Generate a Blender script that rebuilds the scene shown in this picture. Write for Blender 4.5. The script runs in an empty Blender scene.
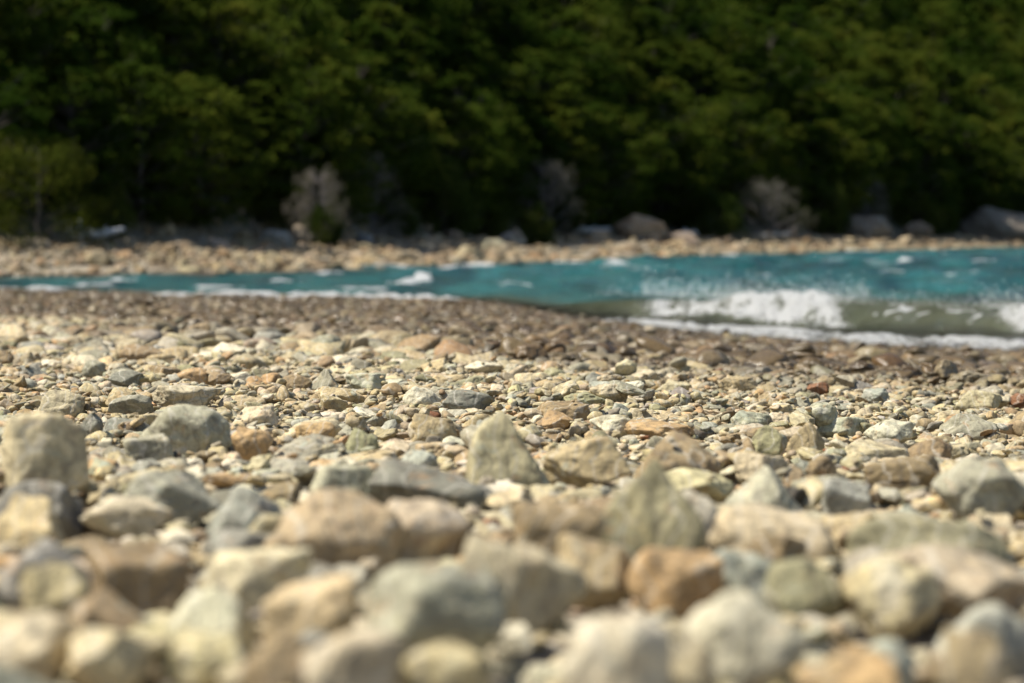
import bpy, bmesh, math, random
import numpy as np
from mathutils import Vector, Matrix, noise as mnoise

R = math.radians
S = bpy.context.scene
C = S.collection
random.seed(7)
rng = np.random.default_rng(11)

# ------------------------------------------------------------------ camera
F = 2300.0                       # focal length in picture pixels
PITCH = math.atan(106.5 / F)     # horizon lies 106.5 px above the middle
cam_d = bpy.data.cameras.new('camera')
cam = bpy.data.objects.new('camera', cam_d)
C.objects.link(cam)
cam.location = (0, 0, 0)
cam.rotation_euler = (R(90) - PITCH, 0, 0)
cam_d.sensor_width = 36
cam_d.lens = 36 * F / 1024
cam_d.clip_start = 0.05
cam_d.clip_end = 5000
cam_d.dof.use_dof = True
cam_d.dof.focus_distance = 7.6
cam_d.dof.aperture_fstop = 2.9
S.camera = cam

# ------------------------------------------------------------------ light
SUN_EL, SUN_AZ = 56, -99        # azimuth: degrees from +Y (the view) towards +X
w = bpy.data.worlds.new('World')
S.world = w
w.use_nodes = True
nt = w.node_tree
bg = nt.nodes['Background']
sky = nt.nodes.new('ShaderNodeTexSky')
sky.sky_type = 'NISHITA'
sky.sun_disc = False
sky.sun_elevation = R(SUN_EL)
sky.sun_rotation = R(SUN_AZ)
nt.links.new(sky.outputs[0], bg.inputs['Color'])
bg.inputs['Strength'].default_value = 0.085
sd = bpy.data.lights.new('sun', 'SUN')
sun = bpy.data.objects.new('sun', sd)
C.objects.link(sun)
sd.energy = 5.0
sd.angle = R(0.5)
sd.color = (1.0, 0.94, 0.82)
sv = Vector((math.sin(R(SUN_AZ)) * math.cos(R(SUN_EL)), math.cos(R(SUN_AZ)) * math.cos(R(SUN_EL)), math.sin(R(SUN_EL))))
sun.rotation_euler = sv.to_track_quat('Z', 'Y').to_euler()
S.view_settings.view_transform = 'Standard'
S.view_settings.look = 'None'
S.view_settings.gamma = 1
S.view_settings.exposure = 0.55
S.cycles.max_bounces = 6
S.cycles.transparent_max_bounces = 12
S.cycles.caustics_reflective = False
S.cycles.caustics_refractive = False
S.cycles.use_denoising = True

# ------------------------------------------------------------------ helpers
def sstep(a, b, x):
    t = np.clip((x - a) / (b - a), 0, 1)
    return t * t * (3 - 2 * t)

_PM = np.random.default_rng(3).permutation(4096).astype(np.int32)
_VL = np.random.default_rng(4).uniform(0, 1, 4096)
def vn(x, y, z=0.0):
    """value noise; a plain number for z only picks another 2-D pattern"""
    flat = np.isscalar(z)
    x, y = np.broadcast_arrays(np.asarray(x, float), np.asarray(y, float))
    fx, fy = np.floor(x), np.floor(y)
    ix, iy = fx.astype(np.int32), fy.astype(np.int32)
    fx, fy = x - fx, y - fy
    fx = fx * fx * (3 - 2 * fx); fy = fy * fy * (3 - 2 * fy)
    if flat: layers = [(int(z * 131 + 17), 1.0)]
    else:
        z = np.zeros_like(x) + z; fz = np.floor(z); iz = fz.astype(np.int32); fz = z - fz; fz = fz * fz * (3 - 2 * fz)
        layers = [(_PM[iz & 4095], 1 - fz), (_PM[(iz + 1) & 4095], fz)]
    o = 0
    for sd_, wz in layers:
        a0 = _PM[(ix + sd_) & 4095]; a1 = _PM[(ix + 1 + sd_) & 4095]
        v0 = _VL[_PM[(a0 + iy) & 4095]] * (1 - fx) + _VL[_PM[(a1 + iy) & 4095]] * fx
        v1 = _VL[_PM[(a0 + iy + 1) & 4095]] * (1 - fx) + _VL[_PM[(a1 + iy + 1) & 4095]] * fx
        o = o + (v0 * (1 - fy) + v1 * fy) * wz
    return o

def fbm(x, y, z=0.0, oct=4):
    s, a, t = 0, .5, 0
    for k in range(oct):
        s = s + a * vn(np.asarray(x) * 2 ** k + 13.7 * k, np.asarray(y) * 2 ** k + 5.1 * k, z)
        t += a
        a *= .55
    return s / t

def tag(o, label=None, cat=None, group=None, kind=None):
    if label: o['label'] = label
    if cat: o['category'] = cat
    if group: o['group'] = group
    if kind: o['kind'] = kind
    return o

def mesh_np(name, V, Fa, mat=None, smooth=True, attrs=None):
    """V (n,3); Fa (m,k) with k = 3 or 4"""
    me = bpy.data.meshes.new(name)
    V = np.asarray(V, np.float32); Fa = np.asarray(Fa, np.int32)
    k = Fa.shape[1]
    me.vertices.add(len(V)); me.vertices.foreach_set('co', V.ravel())
    me.loops.add(Fa.size); me.loops.foreach_set('vertex_index', Fa.ravel())
    me.polygons.add(len(Fa))
    me.polygons.foreach_set('loop_start', np.arange(0, Fa.size, k, dtype=np.int32))
    me.polygons.foreach_set('loop_total', np.full(len(Fa), k, np.int32))
    sm = np.full(len(Fa), bool(smooth)) if np.isscalar(smooth) or isinstance(smooth, bool) else smooth
    me.polygons.foreach_set('use_smooth', sm)
    for an, av in (attrs or {}).items():
        av = np.asarray(av, np.float32)
        if av.ndim == 2:
            a = me.attributes.new(an, 'FLOAT_COLOR', 'POINT')
            a.data.foreach_set('color', np.ascontiguousarray(av if av.shape[1] == 4 else np.hstack([av, np.ones((len(av), 1), np.float32)])).ravel())
        else:
            a = me.attributes.new(an, 'FLOAT', 'POINT')
            a.data.foreach_set('value', av)
    me.update(calc_edges=True)
    if mat: me.materials.append(mat)
    return me

def link(name, me, parent=None):
    o = bpy.data.objects.new(name, me)
    C.objects.link(o)
    if parent: o.parent = parent
    return o

def ico(sub):
    bm = bmesh.new()
    bmesh.ops.create_icosphere(bm, subdivisions=sub, radius=1)
    v = np.array([x.co[:] for x in bm.verts]); f = np.array([[a.index for a in p.verts] for p in bm.faces])
    bm.free()
    return v / np.linalg.norm(v, axis=1)[:, None], f

# --- pictures to rays, to place things where the photograph has them
cp, sp = math.cos(PITCH), math.sin(PITCH)
def ray(px, py):
    u, v = (px - 512) / F, (341.5 - py) / F
    # camera looks along +Y tilted down by PITCH
    return np.array([u, cp + v * sp, -sp + v * cp])
def proj(x, y, z):
    d = y * cp - z * sp
    v = y * sp + z * cp
    return 512 + F * x / d, 341.5 - F * v / d, d

# ------------------------------------------------------------------ terrain
WATER = -1.10
NS = np.array([(-60, 62), (-30, 53), (-18, 48.5), (-10, 45.2), (-7.1, 42.9), (-4.6, 40.6), (-2.4, 39.2), (-1.0, 38.0), (-.2, 35.8), (.5, 31.5), (1.07, 28.4),
               (2.07, 25.3), (3.3, 22.7), (4.8, 21.4), (8, 19.4), (20, 14), (60, 6)], float)
FS = np.array([(-90, 40), (-40, 52), (-24, 57), (-13.4, 60), (-9.7, 61.7), (-6.3, 68), (-3.3, 79), (0, 88), (5.2, 108), (13.1, 126.5), (22, 149),
               (47, 211), (90, 300), (160, 420)], float)
def near_edge(x): return np.interp(x, NS[:, 0], NS[:, 1])
WETL = np.array([(-30, 42), (-9, 31), (-5.1, 23), (-3.05, 17.5), (-1.8, 15.8), (-.9, 14.6), (-.1, 13.8), (.6, 12.6), (1.14, 11.8), (1.95, 11.0), (2.8, 10.6), (8, 9)], float)
def wetness(x, y):
    """how far the swash has wetted the stones: 0 dry, 1 soaked"""
    x = np.asarray(x, float); y = np.asarray(y, float)
    yw = np.interp(x, WETL[:, 0], WETL[:, 1]) + 4.5 * (fbm(x * .7, y * .3, 40.) - .5) + 1.5 * (fbm(x * 3, y * 3, 41.) - .5)
    return sstep(-2.6, 1.8, y - yw) * np.where(y < np.interp(x, NS[:, 0], NS[:, 1]) + 12, 1, 0)
def far_dist(x, y):
    """signed distance past the far shoreline (positive on land)"""
    x = np.asarray(x, float); y = np.asarray(y, float)
    best = np.full(np.broadcast(x, y).shape, 1e9)
    for a, b in zip(FS[:-1], FS[1:]):
        d = b - a; L = d @ d
        t = np.clip(((x - a[0]) * d[0] + (y - a[1]) * d[1]) / L, 0, 1)
        best = np.minimum(best, np.hypot(x - a[0] - t * d[0], y - a[1] - t * d[1]))
    return np.where(y > np.interp(x, FS[:, 0], FS[:, 1]), best, -best)
def beach_w(x): return np.interp(x, [-20, -8, 0, 6, 20, 50], [7.5, 6.5, 8.5, 9.5, 8, 6])
def ground(x, y):
    x = np.asarray(x, float); y = np.asarray(y, float)
    ys = near_edge(x)
    t = y / ys
    zn = np.where(t < 0, -.45, np.where(t < 1, -.45 - .65 * np.clip(t, 0, None) ** .92, WATER - .028 * (y - ys)))
    zn = zn + .05 * (fbm(x * .5, y * .5) - .5) * sstep(1.5, 4, np.abs(y)) * (1 - sstep(.8, 1, t)) + .02 * (vn(x * 3, y * 3, 4.) - .5)
    s = far_dist(x, y)
    wb = beach_w(x)
    zt = np.interp(x, [-20, -8, 0, 6, 14, 50], [.88, .92, 1.02, 1.12, 1.06, .9])
    sb = s + 1.2 * (fbm(x * .22, y * .22, 3.) - .5)
    zf = WATER + np.where(sb < 0, .06 * sb, np.where(sb < wb, zt * (np.clip(sb, 0, None) / wb) ** .8, zt + 0.85 * (sb - wb) + 1.6 * (fbm(x * .09, y * .09, 8.) - .5) * sstep(0, 8, sb - wb)))
    zf = np.minimum(zf, WATER + 190 + .05 * s)
    z = np.maximum(np.maximum(zn, zf), WATER - 2.5)
    return np.where(zn > zf, np.maximum(zn, WATER - 2.5), z)
def hit(px, py, lift=0.0, d0=1.0, d1=520):
    r = ray(px, py)
    t = np.concatenate([np.arange(d0, 30, .02), np.arange(30, d1, .1)]) / r[1]
    P = r[None] * t[:, None]
    below = P[:, 2] <= ground(P[:, 0], P[:, 1]) + lift
    k = int(np.argmax(below)) if below.any() else -1
    return P[k]
def hit_z(px, py, z):
    r = ray(px, py)
    return r * (z / r[2])

# ------------------------------------------------------------------ materials
def new_mat(name):
    m = bpy.data.materials.new(name); m.use_nodes = True
    return m, m.node_tree, m.node_tree.nodes['Principled BSDF']
def N(nt, t, **kw):
    n = nt.nodes.new(t)
    for k, v in kw.items(): setattr(n, k, v)
    return n
def noise_n(nt, co, scale, detail=4, rough=.6, dist=0):
    n = N(nt, 'ShaderNodeTexNoise')
    n.inputs['Scale'].default_value = scale; n.inputs['Detail'].default_value = detail
    n.inputs['Roughness'].default_value = rough; n.inputs['Distortion'].default_value = dist
    if co is not None: nt.links.new(co, n.inputs['Vector'])
    return n
def ramp(nt, fac, stops):
    r = N(nt, 'ShaderNodeValToRGB')
    e = r.color_ramp.elements
    while len(e) < len(stops): e.new(.5)
    for q, (p, c) in zip(e, stops):
        q.position = p; q.color = (c, c, c, 1) if np.isscalar(c) else (*c, 1)
    nt.links.new(fac, r.inputs[0])
    return r.outputs[0]
def mix(nt, fac, a, b, mode='MIX'):
    m = N(nt, 'ShaderNodeMix', data_type='RGBA', blend_type=mode)
    for s, v in ((0, fac), (6, a), (7, b)):
        if isinstance(v, (int, float)): m.inputs[s].default_value = v
        elif isinstance(v, tuple): m.inputs[s].default_value = (*v, 1)
        else: nt.links.new(v, m.inputs[s])
    return m.outputs[2]
def math_n(nt, op, a, b=0.0, clamp=False):
    m = N(nt, 'ShaderNodeMath', operation=op, use_clamp=clamp)
    for s, v in ((0, a), (1, b)):
        if isinstance(v, (int, float)): m.inputs[s].default_value = v
        else: nt.links.new(v, m.inputs[s])
    return m.outputs[0]
def maprange(nt, v, a, b, c=0.0, d=1.0):
    m = N(nt, 'ShaderNodeMapRange'); m.interpolation_type = 'SMOOTHSTEP'
    nt.links.new(v, m.inputs[0])
    for i, q in enumerate((a, b, c, d)): m.inputs[i + 1].default_value = q
    return m.outputs[0]

def stone_material(name, source, k=1.0):
    """source: 'object' = the object's own colour, 'tone' = a colour kept on each stone of a mass"""
    m, nt, b = new_mat(name)
    geo = N(nt, 'ShaderNodeNewGeometry'); pos = geo.outputs['Position']
    if source == 'object':
        inf = N(nt, 'ShaderNodeObjectInfo'); col = inf.outputs['Color']; wet = inf.outputs['Alpha']
    else:
        at = N(nt, 'ShaderNodeAttribute', attribute_name='tone'); col = at.outputs['Color']; wet = at.outputs['Alpha']
    n1 = noise_n(nt, pos, 14 * k, 5, .65, .4)
    n2 = noise_n(nt, pos, 55 * k, 5, .7)
    n3 = noise_n(nt, pos, 260 * k, 2, .6)
    c = mix(nt, .85, col, ramp(nt, n1.outputs[0], [(.3, (.55, .54, .52)), (.47, (.95, .95, .95)), (.56, (1, 1, 1)), (.72, (1.25, 1.17, 1.02))]), 'MULTIPLY')
    c = mix(nt, .8, c, ramp(nt, n2.outputs[0], [(.32, .5), (.5, 1.0), (.7, 1.25)]), 'MULTIPLY')
    # rusty and lichen blotches
    n4 = noise_n(nt, pos, 24 * k, 3, .6, .8)
    c = mix(nt, ramp(nt, n4.outputs[0], [(.6, 0.), (.7, .45)]), c, (.42, .25, .12))
    n5 = noise_n(nt, pos, 19 * k, 4, .6, 1.2)
    c = mix(nt, ramp(nt, n5.outputs[0], [(.61, 0.), (.69, .5)]), c, (.36, .40, .33))
    # pale and dark mineral veins
    wv = N(nt, 'ShaderNodeTexWave'); wv.inputs['Scale'].default_value = 5 * k; wv.inputs['Distortion'].default_value = 14
    wv.inputs['Detail'].default_value = 3; wv.inputs['Detail Scale'].default_value = 1.2
    nt.links.new(pos, wv.inputs['Vector'])
    c = mix(nt, ramp(nt, wv.outputs[0], [(.0, .35), (.06, 0.)]), c, (.62, .58, .5))
    c = mix(nt, ramp(nt, wv.outputs[0], [(.93, 0.), (1, .4)]), c, (.13, .11, .09))
    c = mix(nt, ramp(nt, n3.outputs[0], [(.3, .5), (.45, 0.)]), c, (.12, .1, .08))
    # wet stones near the water are darker, browner and glossier
    sep = N(nt, 'ShaderNodeSeparateXYZ'); nt.links.new(pos, sep.inputs[0])
    if k < .5:
        wet = maprange(nt, sep.outputs['Z'], WATER + .14, WATER + .03)
    c = mix(nt, wet, c, mix(nt, 1.0, mix(nt, .55, c, (.26, .20, .12)), (.345, .285, .20), 'MULTIPLY'))
    nt.links.new(c, b.inputs['Base Color'])
    rg = N(nt, 'ShaderNodeMapRange'); nt.links.new(wet, rg.inputs[0]); rg.inputs[3].default_value = .78; rg.inputs[4].default_value = .22
    nt.links.new(rg.outputs[0], b.inputs['Roughness'])
    sg = N(nt, 'ShaderNodeMapRange'); nt.links.new(wet, sg.inputs[0]); sg.inputs[3].default_value = .3; sg.inputs[4].default_value = .5; nt.links.new(sg.outputs[0], b.inputs['Specular IOR Level'])
    bp = N(nt, 'ShaderNodeBump'); bp.inputs['Strength'].default_value = .55; bp.inputs['Distance'].default_value = .006 / k
    nt.links.new(math_n(nt, 'ADD', n2.outputs[0], math_n(nt, 'MULTIPLY', n3.outputs[0], .35)), bp.inputs['Height'])
    nt.links.new(bp.outputs[0], b.inputs['Normal'])
    return m
M_STONE = stone_material('stone_surface', 'object')
M_STONES = stone_material('stones_surface', 'tone')
M_FAR = stone_material('boulder_surface', 'object', .12)
M_FARS = stone_material('cobble_surface', 'tone', .3)

def ground_material():
    m, nt, b = new_mat('ground_surface')
    pos = N(nt, 'ShaderNodeNewGeometry').outputs['Position']
    at = N(nt, 'ShaderNodeAttribute', attribute_name='hill').outputs['Fac']
    v = N(nt, 'ShaderNodeTexVoronoi'); v.inputs['Scale'].default_value = 45; nt.links.new(pos, v.inputs['Vector'])
    n = noise_n(nt, pos, 30, 5)
    peb = mix(nt, .7, ramp(nt, v.outputs['Color'], [(.1, (.16, .13, .1)), (.45, (.34, .28, .2)), (.8, (.42, .38, .3))]),
              ramp(nt, n.outputs[0], [(.3, .5), (.7, 1.1)]), 'MULTIPLY')
    nh = noise_n(nt, pos, 1.6, 5)
    hill = ramp(nt, nh.outputs[0], [(.35, (.018, .016, .008)), (.6, (.035, .04, .012)), (.8, (.06, .045, .02))])
    sep = N(nt, 'ShaderNodeSeparateXYZ'); nt.links.new(pos, sep.inputs[0])
    wet = N(nt, 'ShaderNodeAttribute', attribute_name='wet').outputs['Fac']
    peb = mix(nt, wet, peb, mix(nt, 1.0, peb, (.42, .34, .27), 'MULTIPLY'))
    nt.links.new(mix(nt, at, peb, hill), b.inputs['Base Color'])
    b.inputs['Roughness'].default_value = .9
    bp = N(nt, 'ShaderNodeBump'); bp.inputs['Strength'].default_value = .9; bp.inputs['Distance'].default_value = .02; bp.invert = True
    nt.links.new(v.outputs['Distance'], bp.inputs['Height']); nt.links.new(bp.outputs[0], b.inputs['Normal'])
    return m
def axis(parts):
    out = []
    for a, b, n in parts: out.append(np.linspace(a, b, n, endpoint=False))
    return np.concatenate(out + [[parts[-1][1]]])
def sheet(xs, ys):
    X, Y = np.meshgrid(xs, ys)
    n, m = len(ys), len(xs)
    i = np.arange(n * m).reshape(n, m)
    q = np.stack([i[:-1, :-1], i[:-1, 1:], i[1:, 1:], i[1:, :-1]], -1).reshape(-1, 4)
    return X, Y, q
gx = axis([(-700, -120, 16), (-120, -30, 50), (-30, -5, 110), (-5, 5, 160), (5, 30, 110), (30, 120, 80), (120, 700, 16)])
gy = axis([(-40, 0, 14), (0, 14, 200), (14, 50, 170), (50, 120, 150), (120, 300, 120), (300, 900, 30)])
X, Y, q = sheet(gx, gy)
Z = ground(X, Y)
hillf = sstep(-.8, 1.2, far_dist(X, Y) - beach_w(X))
me = mesh_np('ground', np.stack([X, Y, Z], -1).reshape(-1, 3), q, ground_material(), True, {'hill': hillf.ravel(), 'wet': np.maximum(wetness(X, Y), sstep(WATER + .12, WATER + .02, Z)).ravel()})
tag(link('ground', me), kind='structure')

# ------------------------------------------------------------------ lake
def water_material():
    m, nt, b = new_mat('lake_surface')
    out = nt.nodes['Material Output']
    pos = N(nt, 'ShaderNodeNewGeometry').outputs['Position']
    teal = N(nt, 'ShaderNodeAttribute', attribute_name='teal').outputs['Fac']
    foam = N(nt, 'ShaderNodeAttribute', attribute_name='foam').outputs['Fac']
    dep = N(nt, 'ShaderNodeAttribute', attribute_name='depth').outputs['Fac']
    mpc = N(nt, 'ShaderNodeMapping'); mpc.inputs['Scale'].default_value = (.8, .3, 1); nt.links.new(pos, mpc.inputs[0])
    nc = noise_n(nt, mpc.outputs[0], .5, 5, .65, .6)  # wave shading painted into the water colour as light and dark bands
    deep = mix(nt, ramp(nt, nc.outputs[0], [(.38, 0.), (.6, 1.)]), (.002, .034, .042), (.026, .125, .128))
    sh = mix(nt, ramp(nt, nc.outputs[0], [(.35, 0.), (.65, 1.)]), (.046, .055, .026), (.100, .105, .064))
    col = mix(nt, teal, sh, deep)
    nt.links.new(col, b.inputs['Base Color'])
    b.inputs['Roughness'].default_value = .12
    b.inputs['IOR'].default_value = 1.33
    b.inputs['Specular IOR Level'].default_value = .5
    mp = N(nt, 'ShaderNodeMapping'); mp.inputs['Scale'].default_value = (1, 1.6, 1); nt.links.new(pos, mp.inputs[0])
    r1 = noise_n(nt, mp.outputs[0], 3.5, 5, .62, .5)
    r2 = noise_n(nt, mp.outputs[0], 17, 3, .6, .3)
    h = math_n(nt, 'ADD', r1.outputs[0], math_n(nt, 'MULTIPLY', r2.outputs[0], .22))
    bp = N(nt, 'ShaderNodeBump'); bp.inputs['Strength'].default_value = .9; bp.inputs['Distance'].default_value = .26
    nt.links.new(h, bp.inputs['Height']); nt.links.new(bp.outputs[0], b.inputs['Normal'])
    clear = N(nt, 'ShaderNodeBsdfTransparent'); clear.inputs[0].default_value = (.85, .83, .7, 1)
    gl = N(nt, 'ShaderNodeBsdfGlossy'); gl.inputs['Roughness'].default_value = .1; nt.links.new(bp.outputs[0], gl.inputs['Normal'])
    fr = N(nt, 'ShaderNodeFresnel'); fr.inputs[0].default_value = 1.33; nt.links.new(bp.outputs[0], fr.inputs['Normal'])
    thin = N(nt, 'ShaderNodeMixShader'); nt.links.new(fr.outputs[0], thin.inputs[0]); nt.links.new(clear.outputs[0], thin.inputs[1]); nt.links.new(gl.outputs[0], thin.inputs[2])
    mx = N(nt, 'ShaderNodeMixShader')
    nt.links.new(maprange(nt, dep, .0, .28), mx.inputs[0]); nt.links.new(thin.outputs[0], mx.inputs[1]); nt.links.new(b.outputs[0], mx.inputs[2])
    fo = N(nt, 'ShaderNodeBsdfPrincipled'); fo.inputs['Base Color'].default_value = (.93, .94, .94, 1); fo.inputs['Roughness'].default_value = .25
    ft = N(nt, 'ShaderNodeBsdfTranslucent'); ft.inputs[0].default_value = (.93, .95, .95, 1)
    fs_ = N(nt, 'ShaderNodeMixShader'); fs_.inputs[0].default_value = .3; nt.links.new(fo.outputs[0], fs_.inputs[1]); nt.links.new(ft.outputs[0], fs_.inputs[2])
    fn = noise_n(nt, pos, 26, 5, .8)
    fb = N(nt, 'ShaderNodeBump'); fb.inputs['Distance'].default_value = .06; fb.inputs['Strength'].default_value = 1; nt.links.new(fn.outputs[0], fb.inputs['Height'])
    nt.links.new(fb.outputs[0], fo.inputs['Normal'])
    f3 = noise_n(nt, pos, 9, 4, .7)
    g = math_n(nt, 'ADD', math_n(nt, 'MULTIPLY', math_n(nt, 'SUBTRACT', fn.outputs[0], .5), 2.6), math_n(nt, 'MULTIPLY', math_n(nt, 'SUBTRACT', f3.outputs[0], .5), 1.3))
    fac = maprange(nt, math_n(nt, 'ADD', math_n(nt, 'MULTIPLY', foam, 1.25), g), .3, .85)
    fac = math_n(nt, 'MULTIPLY', fac, maprange(nt, foam, .02, .12))
    m2 = N(nt, 'ShaderNodeMixShader'); nt.links.new(fac, m2.inputs[0]); nt.links.new(mx.outputs[0], m2.inputs[1]); nt.links.new(fs_.outputs[0], m2.inputs[2])
    nt.links.new(m2.outputs[0], out.inputs['Surface'])
    return m
CREST = np.array([(.6, 33.6), (1.8, 32.0), (3.0, 30.4), (4.2, 28.9), (5.1, 27.6), (5.8, 26.2), (9, 22.8), (20, 15)], float)
CAPS = [(560, 276, 30, .1), (470, 270, 26, .12), (800, 279, 26, .12), (930, 277, 34, .12), (730, 256, 22, .12), (620, 271, 20, .1), (215, 288, 24, .1), (90, 284, 18, .1), (360, 288, 22, .12), (520, 289, 20, .08), (940, 254, 30, .15), (985, 266, 38, .30), (902, 264, 22, .2), (678, 276, 36, .18), (850, 251, 22, .25), (412, 283, 19, .22), (45, 290, 22, .20), (176, 296, 28, .14),
        (270, 299, 40, .10), (395, 268, 40, .16), (280, 281, 12, .16), (760, 268, 10, .15), (1010, 252, 20, .2), (600, 292, 14, .12), (575, 262, 16, .2), (330, 273, 14, .15), (120, 279, 12, .12)]
wx = axis([(-110, -25, 70), (-25, -8, 130), (-8, 1, 190), (1, 7, 210), (7, 14, 70), (14, 60, 110), (60, 190, 60)])
wy = axis([(4, 19, 30), (19, 34, 430), (34, 50, 230), (50, 90, 240), (90, 150, 130), (150, 260, 90), (260, 440, 50)])
X, Y, q = sheet(wx, wy)
ed = near_edge(X)
U = Y - ed
amp = sstep(.3, 9, U) * (.35 + .65 * sstep(5, 30, U)) * (.35 + .65 * sstep(1, 9, -far_dist(X, Y)))
Zw = np.zeros_like(X)
for k, (lam, a, ang, ph) in enumerate([(10.5, .075, 1.2, 2.3), (6.5, .055, 1.35, .3), (4.1, .045, 1.05, 1.9), (2.7, .035, 1.6, 4.1), (1.9, .025, .85, 2.2), (1.2, .016, 1.9, .7), (.8, .01, 1.2, 3.1)]):
    dx, dy = math.cos(ang), math.sin(ang)
    wob = 2.5 * (fbm(X * .12 + k * 7, Y * .12) - .5)
    s = np.sin((X * dx + Y * dy) * 2 * math.pi / lam + ph + wob * 2)
    Zw += a * ((1 - np.abs(s)) * 1.6 - .6 if lam > 2 else s) * (.5 + fbm(X * .3 + k, Y * .15))
Zw *= amp * 1.9
foam = sstep(.62, .8, fbm(X * .35, Y * .35, 5.)) * sstep(.10, .2, Zw) * .3
# the breaking wave
yc = np.interp(X, CREST[:, 0], CREST[:, 1]) + .25 * (fbm(X * .9, X * 0, 2.) - .5)
u = Y - yc
hh = .92 * np.interp(X, [.6, 1.8, 3, 6, 9, 12], [.0, .20, .28, .29, .28, .15]) * (.84 + .28 * vn(X * 1.3, X * 0, 51.))
Zw += .05 * (fbm(X * 2.2, Y * 2.2, 52.) - .5) * sstep(.5, 2, X) * np.exp(-(u / 2.5) ** 2)
prof = np.where(u < 0, np.exp(-(u / .62) ** 2), np.exp(-(u / 1.8) ** 2))
lump = fbm(X * 6, Y * 6, 1., 4)
fm = np.interp(X, [1.6, 2.1, 3.95, 4.25, 5.45, 5.7, 9], [0, 1, 1, .0, .0, 1, 1])
fm = fm * sstep(-1.35, -.95, u + .5 * (lump - .5) + .25 * (1 - sstep(1.6, 3.2, X))) * (1 - sstep(.0, .45, u + .3 * (lump - .5)))
spot = sstep(.6, .72, fbm(X * 4, Y * 4, 9.)) * sstep(1.1, 1.8, X) * (1 - sstep(4.3, 4.4, X)) * np.exp(-(u / .5) ** 2) * .6
fm = np.clip(fm, 0, 1)
glint = sstep(.70, .78, vn(X * 9, Y * 9, 61.)) * np.exp(-((u + .1) / .35) ** 2) * sstep(4.2, 4.4, X) * sstep(.4, .6, vn(X * 1.5, Y, 62.))  # sun sparkles on the clear wave face, painted as white foam dots
Zw += hh * prof + fm * (.17 * (lump - .42) + .12 * (fbm(X * 17, Y * 17, 3., 3) - .5)) 
foam = np.maximum(foam, fm * (.34 + .42 * sstep(.28, .6, fbm(X * 5 + 3, Y * 3.2, 14., 5))))
foam = np.maximum(foam, np.maximum(spot, .8 * glint))
# second, low swell behind it, with broken white lips
u2 = Y - (yc + 5.5)
Zw += .13 * np.exp(-(u2 / .8) ** 2) * sstep(0, 2, X)
foam = np.maximum(foam, .55 * np.exp(-(u2 / .35) ** 2) * sstep(.55, .66, fbm(X * .8, Y * .4, 11.)) * sstep(.5, 1.5, X))
# lacy edge of the swash
lace = .5 * fbm(X * 2.2, Y * 1.4, 6., 4) + .5 * fbm(X * 8, Y * 5, 7., 3)
wdt = np.interp(X, [-60, -3, -.6, .2, .9, 1.6, 3, 6, 20], [.9, 1.0, .6, .0, .6, 2.2, 3.0, 3.6, 3.6]) * (.55 + .8 * vn(X * 1.1, X * 0, 77.))
on = np.interp(X, [-60, -7.4, -6.8, -1, -.3, .6, 1.2, 60], [.3, .5, .85, .9, 0, .1, .9, 1]) * np.where(X < -1, .35 + sstep(.38, .55, vn(X * .7, X * 0, 17.)), 1)
Usw = U + .8 * (fbm(X * .7, Y * .1, 12.) - .5)
edge = sstep(-.15, .25, Usw) * (1 - sstep(wdt * .55, wdt + .05, Usw)) * on
Zw += edge * .09 * sstep(.35, .7, lace)
foam = np.maximum(foam, edge * (.16 + .6 * sstep(.36, .62, lace)))
foam = np.maximum(foam, .35 * sstep(.55, .68, fbm(X * 2.2, Y * 1.2, 21.)) * sstep(.8, 1.6, X) * sstep(0, 1, U) * (1 - sstep(-1.2, -.6, u)))
ln0 = lambda d: .005 * d + .18
for (px, py, hw, h) in CAPS:
    P = hit_z(px, py, WATER + h * .4)
    wx_ = hw / F * P[1]
    du, dv = X - P[0], Y - P[1]
    dv = dv + .12 * du + .5 * ln0(P[1]) * np.sin(du / wx_ * 2.5 + px)
    wx_ *= 1.7; g = np.exp(-np.abs(du / wx_) ** 2)
    ln = .005 * P[1] + .18
    body = np.exp(-(dv / ln) ** 2)
    rag = fbm(du * 4 / wx_, dv * 1.6 / ln, px * .1, 5)
    Zw += h * g * np.where(dv < 0, body, np.exp(-(dv / (ln * 2.2)) ** 2)) * (.75 + .5 * (rag - .5))
    foam = np.maximum(foam, .75 * sstep(.45, 1.05, body * g + 1.3 * (rag - .42)) * sstep(.1, .5, body * g))
depth = np.clip(WATER + Zw - ground(X, Y), 0, 5)
L = np.interp(X, [-60, -1.5, .6, 3, 6, 30], [1.5, 2.5, 12, 20, 26, 30])
teal = sstep(.35, 1.0, U / L + .5 * (fbm(X * .25, Y * .1, 30.) - .5))
depth = np.maximum(depth, teal * 2) * np.where(U > 0, 1, 0) + .9 * np.clip(fm, 0, 1)
me = mesh_np('lake', np.stack([X, Y, WATER + .004 + Zw], -1).reshape(-1, 3), q, water_material(), True,
             {'foam': foam.ravel(), 'teal': teal.ravel(), 'depth': depth.ravel()})
tag(link('lake', me), kind='structure')
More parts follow.
